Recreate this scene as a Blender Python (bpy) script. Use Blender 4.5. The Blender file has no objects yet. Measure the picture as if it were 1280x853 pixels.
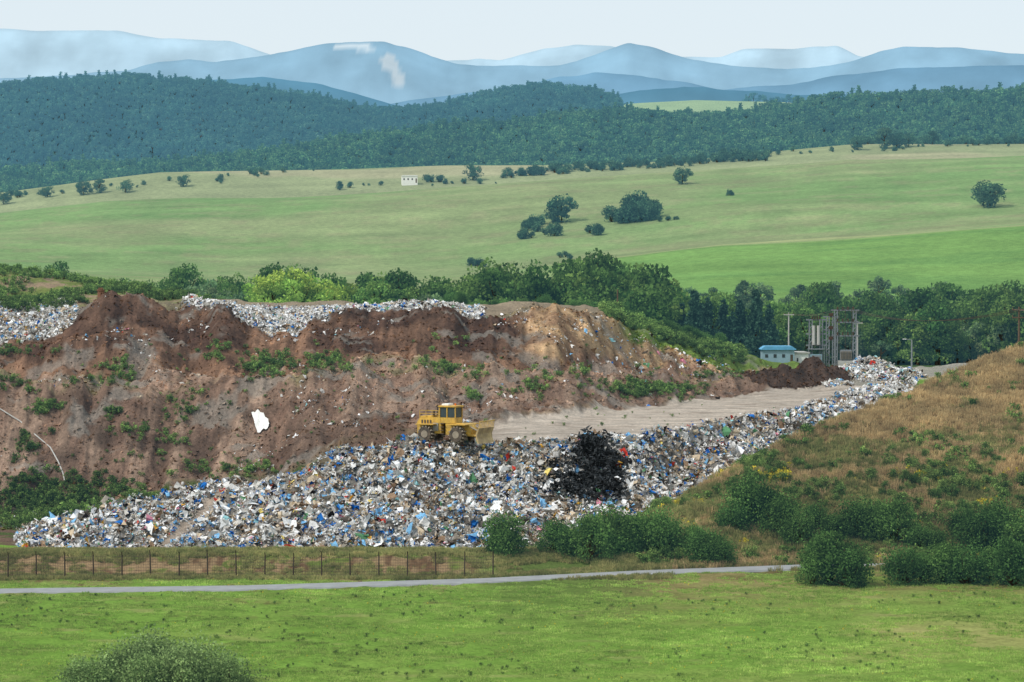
import bpy, math, random
import numpy as np
from mathutils import Vector, Matrix
rng=np.random.default_rng(7); random.seed(7)
F=3556.0; HC=33.0; YH=330.0
scene=bpy.context.scene
def lin(c):
    c=np.array(c,float)/255.0
    return np.where(c<=0.04045,c/12.92,((c+0.055)/1.055)**2.4)
def RZ(row,d): return HC-d*(row-YH)/F
# ---------------------------------------------------------------- noise
def _h(i,j,s):
    n=(i.astype(np.int64)*374761393+j.astype(np.int64)*668265263+s*974634777)&0xffffffff
    n=((n^(n>>13))*1274126177)&0xffffffff
    n=n^(n>>16)
    return (n&0xffff)/65535.0
def vn(x,y,s=0):
    x=np.asarray(x,float);y=np.asarray(y,float)
    xi=np.floor(x);yi=np.floor(y);fx=x-xi;fy=y-yi
    fx=fx*fx*(3-2*fx);fy=fy*fy*(3-2*fy)
    a=_h(xi,yi,s);b=_h(xi+1,yi,s);c=_h(xi,yi+1,s);d=_h(xi+1,yi+1,s)
    return (a*(1-fx)+b*fx)*(1-fy)+(c*(1-fx)+d*fx)*fy
def fbm(x,y,s=0,o=4):
    r=0;a=1;t=0
    for k in range(o):
        r=r+a*(vn(x*2**k,y*2**k,s+k*17)-0.5);t+=a;a*=0.5
    return r/t*2
def sm(a,b,x):
    t=np.clip((x-a)/(b-a),0,1);return t*t*(3-2*t)
# ---------------------------------------------------------------- terrain stations (bearing u, distance, height)
S=[]
def st(*p): S.append(p)
st((0,5,'z',0))
st((0,299.5,'z',0),(600,300,'z',0),(850,311,'z',0),(1000,316,'z',0),(1280,322,'z',0))
st((0,305,'z',1.7),(560,306,'z',1.6),(640,306,'z',.5),(850,317,'z',1.),(1000,322,'z',1.3),(1280,330,'z',1.8))
st((0,311,'z',1.5),(560,312,'z',1.5),(700,313,'z',1.),(850,325,'z',3.4),(950,331,'z',5.2),(1100,341,'z',7.2),(1280,350,'z',9.5))
st((0,314,'z',1.2),(700,315,'z',1.2),(780,322,'z',2.2),(850,335,'r',622),(900,345,'r',592),(960,352,'r',562),(1050,365,'r',524),(1140,380,'r',492),(1200,390,'r',464),(1240,395,'r',446),(1280,400,'r',432),(1500,420,'r',385))
st((0,317,'z',1.),(650,318,'z',1.),(750,326,'z',1.4),(850,347,'z',3.5),(900,357,'z',4.8),(1000,376,'z',5.5),(1100,396,'z',7),(1280,425,'z',9))
st((-200,322,'z',1.),(20,320,'z',1.2),(150,326,'r',666),(260,330,'r',650),(400,334,'r',628),(520,336,'r',616),(700,342,'r',606),(800,352,'r',598),(850,366,'r',586),(900,373,'r',570),(1000,400,'r',542),(1100,435,'r',510),(1280,480,'z',12))
st((-200,330,'z',1),(20,327,'r',684),(150,334,'r',647),(260,340,'r',616),(370,344,'r',602),(400,345,'r',584),(428,346,'r',565),(470,347,'r',559),(620,352,'r',554),(700,354,'r',551),(800,364,'r',543),(900,384,'r',528),(1000,417,'r',510),(1060,450,'r',492),(1100,470,'r',482),(1140,500,'r',475),(1280,560,'z',12.5))
st((-200,380,'z',0),(0,380,'r',642),(100,380,'r',636),(250,380,'r',612),(350,378,'r',603),(425,376,'r',566),(530,378,'r',549),(620,384,'r',533),(700,392,'r',522),(800,420,'r',509),(900,448,'r',497),(1000,478,'r',486),(1050,500,'r',478),(1140,540,'r',470),(1280,600,'z',12))
st((-200,402,'r',480),(0,402,'r',484),(110,402,'r',476),(200,402,'r',484),(300,402,'r',479),(450,400,'r',466),(600,406,'r',470),(700,416,'r',472),(850,456,'r',479),(920,468,'r',484),(980,486,'r',480),(1040,508,'r',474),(1140,545,'r',469),(1280,605,'z',12.3))
st((-200,416,'r',473),(0,416,'r',474),(110,416,'r',466),(200,416,'r',474),(300,414,'r',471),(450,412,'r',458),(600,418,'r',461),(700,426,'r',461),(850,462,'r',467),(920,475,'r',473),(1000,496,'r',478),(1040,513,'r',472),(1140,550,'r',468),(1280,610,'z',12.4))
st((-200,432,'r',418),(0,432,'r',418),(60,432,'r',416),(85,433,'r',404),(105,434,'r',390),(130,434,'r',379),(180,434,'r',376),(215,434,'r',383),(240,434,'r',379),(280,434,'r',392),(310,434,'r',403),(350,436,'r',408),(390,436,'r',398),(430,438,'r',389),(500,438,'r',395),(560,438,'r',391),(640,440,'r',390),(660,440,'r',380),(700,444,'r',388),(750,448,'r',393),(790,461,'r',410),(830,470,'r',427),(900,484,'r',444),(960,498,'r',456),(1040,520,'r',464),(1140,555,'r',467),(1280,615,'z',12.5))
st((-200,500,'r',326),(0,500,'r',334),(60,500,'r',340),(120,500,'r',352),(200,500,'r',368),(260,500,'r',377),(500,495,'r',379),(600,490,'r',383),(665,490,'r',381),(750,492,'r',388),(790,494,'r',400),(830,497,'r',415),(900,506,'r',436),(960,515,'r',450),(1040,535,'r',462),(1140,568,'r',466),(1280,622,'z',12.6))
st((-200,545,'z',22),(600,540,'z',18),(830,540,'z',12),(1040,570,'z',11),(1140,600,'z',11),(1280,645,'z',11))
st((-200,700,'z',20),(400,700,'z',16),(800,700,'z',10),(1280,700,'z',10))
st((-200,850,'r',345),(400,850,'r',358),(700,850,'r',374),(1280,850,'r',376))
c16=[(-200,345),(0,338),(300,348),(500,345),(600,338),(680,328),(800,316),(900,304),(1080,292),(1280,275),(1500,262)]
st(*[(a,1050,'r',b) for a,b in c16])
st(*[(a,1140,'r',b-1.0) for a,b in c16])
c18=[(-300,275),(0,262),(130,248),(300,240),(480,233),(600,227),(760,216),(960,200),(1060,190),(1280,186),(1500,182)]
st(*[(a,1500,'r',b) for a,b in c18])
st(*[(a,1640,'z',RZ(b,1500)-7) for a,b in c18])
c20=[(-300,252),(0,240),(100,228),(200,216),(380,211),(560,208),(700,208),(850,201),(960,191),(1060,183),(1280,179),(1500,178)]
st(*[(a,1850,'r',b) for a,b in c20])
st(*[(a,2150,'z',RZ(b,1850)-35) for a,b in c20])
c22=[(-300,232),(0,228),(200,220),(300,201),(400,183),(480,169),(560,160),(640,160),(720,150),(800,150),(900,148),(1000,137),(1150,128),(1280,114),(1500,108)]
st(*[(a,2700,'r',b) for a,b in c22])
st(*[(a,3000,'z',RZ(b,2700)-20) for a,b in c22])
c24=[(-300,128),(0,118),(60,111),(110,107),(200,107),(260,110),(330,118),(400,130),(450,141),(480,149),(540,145),(600,136),(660,126),(740,123),(800,140),(1000,140),(1280,150)]
st(*[(a,3500,'r',b) for a,b in c24])
st(*[(a,3800,'z',RZ(b,3500)-20) for a,b in c24])
st((-300,4200,'r',160),(600,4200,'r',142),(700,4200,'r',133),(760,4200,'r',124),(800,4200,'r',119),(870,4200,'r',115),(980,4200,'r',118),(1050,4200,'r',126),(1280,4200,'r',135))
st((0,5200,'z',-60)); st((0,16000,'z',-80))
def seg(a,b,step): return np.arange(a,b,step)
U=np.concatenate([seg(-6000,-800,80),seg(-800,-100,8),seg(-100,1380,1.6),seg(1380,2100,8),seg(2100,7300,80)])
Dg=np.concatenate([seg(5,200,5),seg(200,296,1.2),seg(296,360,.33),seg(360,445,.4),seg(445,620,.9),seg(620,1100,5),seg(1100,2200,8),seg(2200,4400,18),seg(4400,16001,200)])
nu,nd=len(U),len(Dg)
SD=np.zeros((len(S),nu));SZ=np.zeros((len(S),nu))
for k,p in enumerate(S):
    uu=[q[0] for q in p];dd=[q[1] for q in p]
    zz=[q[3] if q[2]=='z' else RZ(q[3],q[1]) for q in p]
    SD[k]=np.interp(U,uu,dd);SZ[k]=np.interp(U,uu,zz)
act=1-sm(960,1040,U)
for k,ad,az_ in((8,2.0,.3),(9,5.5,2.0),(10,5.5,1.2),(11,6.0,1.5)):
    SD[k]+=act*ad*fbm(U/60,U*0+k,800+k,4);SZ[k]+=act*az_*fbm(U/40,U*0+k,820+k,5)
SD[7]+=1.6*fbm(U/28,U*0,830,4);SD[6]+=1.6*fbm(U/34,U*0,831,4)
for k in (9,10,11): SD[k]=np.maximum(SD[k],SD[k-1]+4)
T=np.zeros((nu,nd));Z=np.zeros((nu,nd))
ks=np.arange(len(S))
for i in range(nu):
    Z[i]=np.interp(Dg,SD[:,i],SZ[:,i]);T[i]=np.interp(Dg,SD[:,i],ks)
UU,DD=np.meshgrid(U,Dg,indexing='ij')
XX=DD*(UU-640)/F
def box(Z,n,mask):
    pad=n//2
    Zp=np.pad(Z,((0,0),(pad,pad)),mode='edge')
    c=np.cumsum(np.pad(Zp,((0,0),(1,0))),axis=1)
    B=(c[:,n:]-c[:,:-n])/n
    return Z*(1-mask)+B*mask
mk=sm(300,310,DD)*(1-sm(560,600,DD)); Z=box(Z,5,mk)
mk=sm(860,900,DD)*(1-sm(4300,4400,DD)); Z=box(Z,9,mk); Z=box(Z,9,mk)
WN=fbm(XX/6,DD/6,3)
Tj=T+0.12*fbm(XX/4,DD/4,5)+0.05*fbm(XX/1.2,DD/1.2,9)
def band(a,b,x,e=0.08): return sm(a-e,a+e,x)*(1-sm(b-e,b+e,x))
pile=band(5.0,7.0+0.1*sm(400,500,UU)*(1-sm(600,640,UU))+0.5*(1-sm(380,470,UU)),Tj)*sm(15,40,UU+12*WN)*(1-sm(1135,1150,UU))
rampc=np.interp(DD,[316,345,372],[185,300,350]);ramp=np.exp(-((UU-rampc+6*WN)/13)**2)*band(5.1,7.9,T,.1)
rough=band(8.0,11.2,T,.2)*(1-sm(950,1050,UU))
hillR=band(1.0,4.9,T,.3)*sm(720,860,UU)
pb=pile*(1-.6*ramp)
Z+=pb*(1.6*fbm(XX/6,DD/4,21,3)+0.9*fbm(XX/1.9,DD/1.6,22,3)-.25+.5*(.35-np.abs(fbm(XX/3,DD/2.2,23,2))))
gul=fbm(XX/2.2,DD/14,31,4);gul2=fbm(XX/.9,DD/7,32,3)
Z+=rough*(1.1*gul+0.3*gul2+2.4*fbm(XX/12,DD/7,33,4)+.3*fbm(XX/1.3,DD/1.3,34,3))
Z+=hillR*(0.9*fbm(XX/7,DD/7,41,4))
Z+=band(1,3,T,.2)*(1-sm(560,640,UU))*0.4*fbm(XX/1.5,DD/2,43,3)
Z+=band(7.1,7.95,T,.1)*0.2*fbm(XX/5,DD/5,47,4)
Z+=band(11.1,12.6,T,.1)*1.1*fbm(XX/6,DD/6,48,4)
Z+=band(15.2,20.5,T,.4)*5*fbm(XX/230,DD/230,51,3)
Z+=band(21.3,26.5,T,.4)*20*fbm(XX/240,DD/260,52,4)*(1-sm(3850,3950,DD))
Z+=(1-sm(272,282,DD))*0.25*fbm(XX/9,DD/9,53,3)
def bump(u,d,rx,ry,h):
    x=d*(u-640)/F
    return h*np.exp(-((XX-x)/rx)**2-((DD-d)/ry)**2)
heapW=bump(1085,492,6.0,6,4.0)+bump(1120,505,4.5,5,2.2)+bump(1048,470,3.0,4,1.0)
heapD=bump(1016,478,3.4,4,5.0)+bump(960,470,4.5,3.5,2.3)+bump(986,473,3.5,4,2.6)+bump(1038,486,3,4,2.8)
Z+=heapW*(1+.35*fbm(XX/2,DD/2,61))+heapD*(1+.35*fbm(XX/1.5,DD/2,62))
def tz(u,d):
    fi=np.interp(u,U,np.arange(nu));fj=np.interp(d,Dg,np.arange(nd))
    i=np.clip(fi.astype(int),0,nu-2);j=np.clip(fj.astype(int),0,nd-2)
    a=fi-i;b=fj-j
    return (Z[i,j]*(1-a)+Z[i+1,j]*a)*(1-b)+(Z[i,j+1]*(1-a)+Z[i+1,j+1]*a)*b
def tt(M,u,d):
    i=np.clip(np.round(np.interp(u,U,np.arange(nu))).astype(int),0,nu-1)
    j=np.clip(np.round(np.interp(d,Dg,np.arange(nd))).astype(int),0,nd-1)
    return M[i,j]
def hit(u,row,dmin=150):
    i=int(round(float(np.interp(u,U,np.arange(nu)))))
    r=YH+(HC-Z[i])/Dg*F
    w=np.where((r<=row)&(Dg>=dmin))[0]
    return float(Dg[w[0]])
def W(u,d,dz=0): 
    return Vector((d*(u-640)/F,d,float(tz(np.array([u]),np.array([d]))[0])+dz))
# ---------------------------------------------------------------- ground colours
C=np.zeros((nu,nd,3));C[:]=lin((126,160,68))
def paint(mask,col):
    global C
    m=np.clip(mask,0,1)[...,None]; C=C*(1-m)+lin(col)*m
def shade(mask,n,amt):
    global C
    C=C*(1+mask*amt*n)[...,None]
n1=fbm(XX/12,DD/12,71);n2=fbm(XX/3,DD/3,72);n3=fbm(XX/1.0,DD/1.0,73,2);n4=fbm(XX/40,DD/30,74)
paint(sm(0.0,.5,n1)*.5,(154,170,88));paint(sm(.1,.5,n2)*.35,(106,142,54))
paint(sm(.1,.45,n4)*(1-sm(255,275,DD))*.8,(170,166,102))
paint(sm(.2,.6,fbm(XX/5,DD/2,76))*.5,(174,168,110))
left=(1-sm(560,640,UU))
paint(band(1.02,1.97,Tj,.1)*left,(160,134,100));paint(band(1.0,2.0,Tj,.15)*left*sm(.05,.35,n2),(110,124,60));paint(band(1.0,2.0,Tj,.15)*left*sm(.1,.4,fbm(XX/1.2,DD/4,78)),(118,92,68))
paint(band(2.0,5.0,Tj,.1)*left,(122,142,68));paint(band(3.6,5.0,Tj,.1)*left*sm(-.2,.1,n2),(150,138,110))
rh=sm(700,800,UU)*band(.9,5.2,T,.1)
paint(rh,(152,134,92));paint(rh*sm(0,.4,n1),(112,118,62));paint(rh*sm(.0,.4,n2)*.6,(168,146,102));paint(rh*sm(.05,.5,fbm(XX/4,DD/4,77))*.7,(118,90,66))
mid=sm(590,640,UU)*(1-sm(780,850,UU))*band(.9,5,T,.2);paint(mid,(100,116,60))
paint(band(7.0,8.1,Tj,.1),(122,98,82))
lowleft=(1-sm(380,450,UU))*band(7.2,8.35,Tj,.15);paint(lowleft*sm(-.3,.1,n2),(84,98,54))
pl=sm(560,640,UU)*band(6.9,8.04,Tj,.05)
paint(pl,(194,180,164));paint(pl*sm(0,.4,n2)*.5,(168,152,136));shade(pl,fbm(XX/8,DD/1.5,79),.3)
sl=(1-sm(1000,1060,UU))
paint(band(8.05,9.0,Tj,.06)*sl,(136,110,93));paint(band(8.05,9.0,Tj,.06)*sl*sm(-.1,.4,gul)*.6,(168,143,123));paint(band(8.05,9,Tj)*sl*sm(.05,.45,fbm(XX/9,DD/5,81))*.6,(102,79,66))
paint(band(8.0,8.6,Tj)*sl*(1-sm(380,480,UU))*sm(0,.3,fbm(XX/7,DD/4,85))*.7,(86,70,60))
paint(band(8.95,10.05,Tj,.06)*sl,(158,130,110));paint(band(8.95,10.05,Tj)*sl*sm(.05,.4,n2)*.6,(118,118,80))
paint(band(10.0,11.1,Tj,.05)*sl,(146,113,90))
dk=np.clip(band(-300,310,UU+25*WN,12)+band(395,655,UU+25*WN,14),0,1)*band(10.25,11.1,Tj,.12)*(.55+.45*sm(-.3,.1,fbm(XX/8,DD/5,86)))
paint(dk,(88,66,54));paint(dk*sm(0,.5,gul)*.55,(120,93,76))
tan=sm(640,680,UU+12*WN)*(1-sm(1000,1040,UU))*band(10.2,11.35,Tj,.1);paint(tan,(190,158,120));paint(tan*sm(0,.4,n2)*.7,(152,120,94))
paint(band(10,11.2,Tj)*sm(620,660,UU)*(1-sm(900,960,UU))*sm(.0,.3,fbm(XX/5,DD/3,87))*.7,(122,92,72))
paint(sm(755,800,UU+10*WN)*band(10.75,12.3,Tj,.08),(112,132,62))
paint(sm(830,950,UU)*(1-sm(1040,1060,UU))*band(8.4,10.6,Tj,.2)*.7,(152,126,106))
paint(band(11.1,12.2,Tj)*(1-sm(740,800,UU)),(150,134,112))
tl=band(11.25,13,Tj)*(1-sm(215,260,UU+14*WN));paint(tl,(122,132,72));paint(tl*sm(-.05,.25,n2),(160,138,112))
slope=band(8.0,11.2,Tj)*sl
shade(slope,gul2,.4);shade(slope,fbm(XX/.8,DD/.8,88,2),.3);shade(slope,fbm(XX/4,DD/2,89),.35)
paint(slope*sm(.22,.4,fbm(XX/5,DD/3,98))*.55,(150,144,134))
paint(band(12.2,15.3,T,.1),(84,104,58))
paint(sm(1040,1080,UU)*band(7.3,12.5,T,.1),(156,150,136))
wm=np.clip(pile+(heapW>0.5)*1.0,0,1)*(heapD<1.0)
strip=band(11.03,11.75,Tj,.05)*band(235,600,UU+20*WN,15)+band(11.0,11.42,Tj,.05)*(1-sm(88,100,UU+6*WN))
wm=np.clip(wm+strip,0,1);paint(wm,(138,130,120));paint(wm*sm(0,.3,n3),(76,70,64));paint(wm*sm(.1,.3,fbm(XX/.7,DD/.7,83,2)),(192,188,182))
paint(ramp*.9,(178,160,142))
paint((heapD>0.5)*1.0,(86,68,57));shade((heapD>.4)*1.,n3,.5)
me=sm(14.6,15.1,T);m1=fbm(XX/90,DD/60,91);m2=fbm(XX/30,DD/18,92);m3=fbm(XX/260,DD/120,93)
paint(me,(128,154,94));paint(me*sm(0,.45,m1)*.6,(148,158,108));paint(me*sm(0,.5,m2)*.4,(108,140,82));paint(me*sm(.05,.5,m3)*.6,(150,154,110))
paint(me*sm(.1,.4,fbm(XX/16,DD/5,94))*.4,(152,146,110))
paint(me*band(14.6,16.0,T,.03)*sm(640,760,UU),(122,156,82));paint(me*band(14.6,16.0,T,.03)*sm(640,760,UU)*sm(0,.4,fbm(XX/40,DD/9,96))*.5,(104,142,76))
paint(band(16.0,16.5,T,.06)*sm(700,800,UU)*.8,(166,170,118))
paint(band(18.9,20.6,T,.05),(150,156,112));paint(band(18.9,20.6,T,.05)*sm(0,.3,m1)*.7,(174,166,130))
shade(me,fbm(XX/60,DD/9,95),.2);shade(me,fbm(XX/14,DD/30,97),.12)
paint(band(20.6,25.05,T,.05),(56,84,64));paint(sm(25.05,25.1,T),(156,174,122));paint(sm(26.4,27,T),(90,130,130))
# ---------------------------------------------------------------- mesh helper
def qmesh(name,V,Q,col=None,mats=(),mi=None,smooth=False):
    V=np.asarray(V,np.float32);Q=np.asarray(Q,np.int32);me=bpy.data.meshes.new(name)
    n=len(Q);w=Q.shape[1]
    me.vertices.add(len(V));me.vertices.foreach_set('co',V.ravel())
    me.loops.add(n*w);me.loops.foreach_set('vertex_index',Q.ravel())
    me.polygons.add(n);me.polygons.foreach_set('loop_start',np.arange(0,n*w,w,dtype=np.int32))
    if mi is not None: me.polygons.foreach_set('material_index',np.asarray(mi,np.int32))
    me.update(calc_edges=True)
    me.polygons.foreach_set('use_smooth',np.full(n,smooth))
    if col is not None:
        a=me.color_attributes.new('Col','FLOAT_COLOR','POINT')
        c=np.ones((len(V),4),np.float32);c[:,:3]=col;a.data.foreach_set('color',c.ravel())
    for m in mats: me.materials.append(m)
    return me
def obj(name,me,loc=(0,0,0),parent=None,rz=0,sc=None):
    o=bpy.data.objects.new(name,me);scene.collection.objects.link(o);o.location=loc
    if rz:o.rotation_euler[2]=rz
    if sc:o.scale=sc
    if parent:o.parent=parent
    return o
# ---------------------------------------------------------------- materials
def newmat(name):
    m=bpy.data.materials.new(name);m.use_nodes=True;nt=m.node_tree;nt.nodes.clear()
    o=nt.nodes.new('ShaderNodeOutputMaterial');return m,nt,o
def N(nt,t,**k):
    n=nt.nodes.new(t)
    for a,b in k.items(): setattr(n,a,b)
    return n
def noise(nt,scale,detail=4,rough=.6,vec=None):
    n=N(nt,'ShaderNodeTexNoise');n.inputs['Scale'].default_value=scale;n.inputs['Detail'].default_value=detail;n.inputs['Roughness'].default_value=rough
    if vec: nt.links.new(vec,n.inputs['Vector'])
    return n
def rng_map(nt,src,a,b,lo=.3,hi=.7):
    r=N(nt,'ShaderNodeMapRange');r.inputs[1].default_value=lo;r.inputs[2].default_value=hi;r.inputs[3].default_value=a;r.inputs[4].default_value=b
    nt.links.new(src,r.inputs[0]);return r.outputs[0]
def mul(nt,col,fac):
    v=N(nt,'ShaderNodeVectorMath',operation='SCALE');nt.links.new(col,v.inputs[0]);nt.links.new(fac,v.inputs['Scale']);return v.outputs[0]
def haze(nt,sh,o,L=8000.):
    # haze painted in: bluish emission mixed into the surface, stronger farther from origin
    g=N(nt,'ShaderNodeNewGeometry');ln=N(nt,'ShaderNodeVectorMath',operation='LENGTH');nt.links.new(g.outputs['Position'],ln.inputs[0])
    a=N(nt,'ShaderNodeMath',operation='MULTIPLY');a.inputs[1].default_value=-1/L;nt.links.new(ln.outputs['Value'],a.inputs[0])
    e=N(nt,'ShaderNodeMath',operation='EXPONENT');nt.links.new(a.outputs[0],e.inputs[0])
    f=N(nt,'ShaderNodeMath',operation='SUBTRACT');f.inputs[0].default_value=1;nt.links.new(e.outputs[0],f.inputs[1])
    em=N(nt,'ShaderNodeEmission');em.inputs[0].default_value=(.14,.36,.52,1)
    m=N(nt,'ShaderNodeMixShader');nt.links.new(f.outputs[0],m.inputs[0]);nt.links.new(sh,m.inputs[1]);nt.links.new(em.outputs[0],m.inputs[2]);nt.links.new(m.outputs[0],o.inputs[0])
def mat_ground():
    m,nt,o=newmat('ground_mat');g=N(nt,'ShaderNodeNewGeometry')
    at=N(nt,'ShaderNodeAttribute',attribute_name='Col')
    a=noise(nt,2.2,6,.75,g.outputs['Position']);b=noise(nt,.35,5,.65,g.outputs['Position']);c=noise(nt,.02,6,.7,g.outputs['Position'])
    col=mul(nt,at.outputs['Color'],rng_map(nt,a.outputs[0],.62,1.38,.28,.72))
    col=mul(nt,col,rng_map(nt,b.outputs[0],.8,1.2,.3,.7))
    col=mul(nt,col,rng_map(nt,c.outputs[0],.88,1.12,.3,.7))
    d=N(nt,'ShaderNodeBsdfDiffuse');nt.links.new(col,d.inputs[0])
    bp=N(nt,'ShaderNodeBump');bp.inputs['Strength'].default_value=.9;bp.inputs['Distance'].default_value=.6
    nt.links.new(a.outputs[0],bp.inputs['Height']);nt.links.new(bp.outputs[0],d.inputs['Normal'])
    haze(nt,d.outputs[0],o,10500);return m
def mat_leaf(name,c1,c2,tr=.25,L=8000.):
    m,nt,o=newmat(name);oi=N(nt,'ShaderNodeObjectInfo');at=N(nt,'ShaderNodeAttribute',attribute_name='Col')
    mx=N(nt,'ShaderNodeMix',data_type='RGBA');nt.links.new(oi.outputs['Random'],mx.inputs[0])
    mx.inputs[6].default_value=(*lin(c1),1);mx.inputs[7].default_value=(*lin(c2),1)
    g=N(nt,'ShaderNodeNewGeometry');a=noise(nt,.18,4,.65,g.outputs['Position']);b=noise(nt,.012,4,.6,g.outputs['Position'])
    mm=N(nt,'ShaderNodeVectorMath',operation='MULTIPLY');nt.links.new(mx.outputs[2],mm.inputs[0]);nt.links.new(at.outputs['Color'],mm.inputs[1])
    col=mul(nt,mm.outputs[0],rng_map(nt,a.outputs[0],.65,1.35,.3,.7));col=mul(nt,col,rng_map(nt,b.outputs[0],.72,1.28,.35,.65))
    d=N(nt,'ShaderNodeBsdfDiffuse');nt.links.new(col,d.inputs[0])
    t=N(nt,'ShaderNodeBsdfTranslucent');nt.links.new(col,t.inputs[0])
    s=N(nt,'ShaderNodeMixShader');s.inputs[0].default_value=tr
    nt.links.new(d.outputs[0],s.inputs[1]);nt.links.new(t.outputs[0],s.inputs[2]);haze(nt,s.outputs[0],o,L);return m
def mat_plain(name,c,rough=.7,var=.2,scale=3,metal=0,dirt=None):
    m,nt,o=newmat(name);p=N(nt,'ShaderNodeBsdfPrincipled');p.inputs['Roughness'].default_value=rough;p.inputs['Metallic'].default_value=metal
    tc=N(nt,'ShaderNodeTexCoord');a=noise(nt,scale,5,.65,tc.outputs['Object'])
    rgb=N(nt,'ShaderNodeRGB');rgb.outputs[0].default_value=(*lin(c),1);src=rgb.outputs[0]
    if dirt:
        b=noise(nt,scale*.8,6,.7,tc.outputs['Object']);mx=N(nt,'ShaderNodeMix',data_type='RGBA');nt.links.new(rng_map(nt,b.outputs[0],0,.85,.42,.68),mx.inputs[0])
        nt.links.new(src,mx.inputs[6]);mx.inputs[7].default_value=(*lin(dirt),1);src=mx.outputs[2]
    nt.links.new(mul(nt,src,rng_map(nt,a.outputs[0],1-var,1+var)),p.inputs['Base Color']);nt.links.new(p.outputs[0],o.inputs[0]);return m
def mat_attr(name):
    m,nt,o=newmat(name);p=N(nt,'ShaderNodeBsdfDiffuse')
    at=N(nt,'ShaderNodeAttribute',attribute_name='Col');g=N(nt,'ShaderNodeNewGeometry');a=noise(nt,4,3,.6,g.outputs['Position'])
    nt.links.new(mul(nt,at.outputs['Color'],rng_map(nt,a.outputs[0],.75,1.2)),p.inputs[0]);nt.links.new(p.outputs[0],o.inputs[0]);return m
M_ground=mat_ground()
idx=np.arange(nu*nd).reshape(nu,nd)
Q=np.stack([idx[:-1,:-1],idx[1:,:-1],idx[1:,1:],idx[:-1,1:]],-1).reshape(-1,4)
V=np.stack([XX,DD,Z],-1).reshape(-1,3)
obj('ground_terrain',qmesh('ground_terrain',V,Q,np.clip(C,0,1).reshape(-1,3),[M_ground],smooth=True))
# ---------------------------------------------------------------- mountains
def mountain(name,d,pts,col,amp,seed,depth=1500,base=-100,patch=None,jag=1.6):
    u=np.arange(-2600,3900,4.);k=np.arange(0,61);t=k/60.
    uu,t2=np.meshgrid(u,t,indexing='ij')
    xp=[p[0] for p in pts];yp=[p[1] for p in pts]
    pr=np.interp(u,xp,yp)+(np.abs(u-640)>700)*14*fbm(u/300,u*0+seed,seed)
    ker=np.hanning(5);ker/=ker.sum();pr=np.convolve(np.pad(pr,2,mode='edge'),ker,'valid')
    pr=pr+jag*fbm(u/45,u*0+3.3,seed+2,5)-2
    zc=RZ(pr,d)[:,None]
    s=np.where(t2<.65,(.65-t2)/.65,(t2-.65)/.35)
    dd=d+(t2-.65)*depth
    x=dd*(uu-640)/F
    nz=fbm(x/(depth*.35),dd/(depth*.5),seed,5)
    z=base+(zc-base)*(1-s**1.15)+amp*nz*np.minimum(1,s*3)*(s<1)
    rid=np.abs(fbm(x/(depth*.22),dd/(depth*.4),seed+5,4))
    z-=amp*1.2*rid*np.minimum(1,s*3)
    c=np.ones(x.shape+(3,))*lin(col)  # each range's base colour already carries its haze tint
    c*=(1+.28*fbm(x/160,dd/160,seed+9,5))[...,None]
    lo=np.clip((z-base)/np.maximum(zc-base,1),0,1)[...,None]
    c=c*lo+(c*.5+lin((180,204,218))*.5)*(1-lo)  # pale haze blended into the colour toward the foot
    if patch is not None:
        rowv=YH+(HC-z)/dd*F
        for (pu,prw,ru,rr,pc,tilt,al) in patch:
            q=((uu-pu-(rowv-prw)*tilt)/ru)**2+((rowv-prw)/rr)**2+1.3*fbm(uu/9,rowv/7,seed+3)
            mm=(1-sm(.5,1.0,q))[...,None]*(t2<.68)[...,None]*al;c=c*(1-mm)+lin(pc)*mm
    i=np.arange(x.size).reshape(x.shape)
    q=np.stack([i[:-1,:-1],i[1:,:-1],i[1:,1:],i[:-1,1:]],-1).reshape(-1,4)
    m,nt,o=newmat(name+'_mat');df=N(nt,'ShaderNodeBsdfDiffuse');at=N(nt,'ShaderNodeAttribute',attribute_name='Col')
    g=N(nt,'ShaderNodeNewGeometry');a=noise(nt,.006,7,.7,g.outputs['Position'])
    nt.links.new(mul(nt,at.outputs['Color'],rng_map(nt,a.outputs[0],.92,1.08)),df.inputs[0])
    bl=N(nt,'ShaderNodeEmission');nt.links.new(at.outputs['Color'],bl.inputs[0]);ms=N(nt,'ShaderNodeMixShader');ms.inputs[0].default_value=.5  # surface glows in its own colour to stand in for haze
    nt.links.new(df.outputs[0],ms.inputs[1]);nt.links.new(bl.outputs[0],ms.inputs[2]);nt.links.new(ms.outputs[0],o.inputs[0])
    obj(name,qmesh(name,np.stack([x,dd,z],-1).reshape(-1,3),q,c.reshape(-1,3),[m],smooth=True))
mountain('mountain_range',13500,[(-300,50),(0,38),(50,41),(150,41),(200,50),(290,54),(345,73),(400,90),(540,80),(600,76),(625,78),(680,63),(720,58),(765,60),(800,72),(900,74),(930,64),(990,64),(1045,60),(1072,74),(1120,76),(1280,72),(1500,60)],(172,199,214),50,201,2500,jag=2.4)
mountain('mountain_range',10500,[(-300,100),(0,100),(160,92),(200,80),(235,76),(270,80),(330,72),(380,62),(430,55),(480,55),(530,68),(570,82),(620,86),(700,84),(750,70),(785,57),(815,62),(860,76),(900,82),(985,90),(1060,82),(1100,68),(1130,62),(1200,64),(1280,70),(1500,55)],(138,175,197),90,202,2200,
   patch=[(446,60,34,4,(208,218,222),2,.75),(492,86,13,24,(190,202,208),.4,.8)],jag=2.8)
mountain('mountain_range',8000,[(-300,130),(200,112),(330,104),(400,112),(450,126),(480,134),(540,124),(600,118),(650,112),(700,98),(745,94),(800,99),(860,108),(900,114),(990,108),(1040,98),(1120,88),(1200,86),(1280,84),(1500,80)],(113,154,180),80,203,1800,jag=3)
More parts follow.
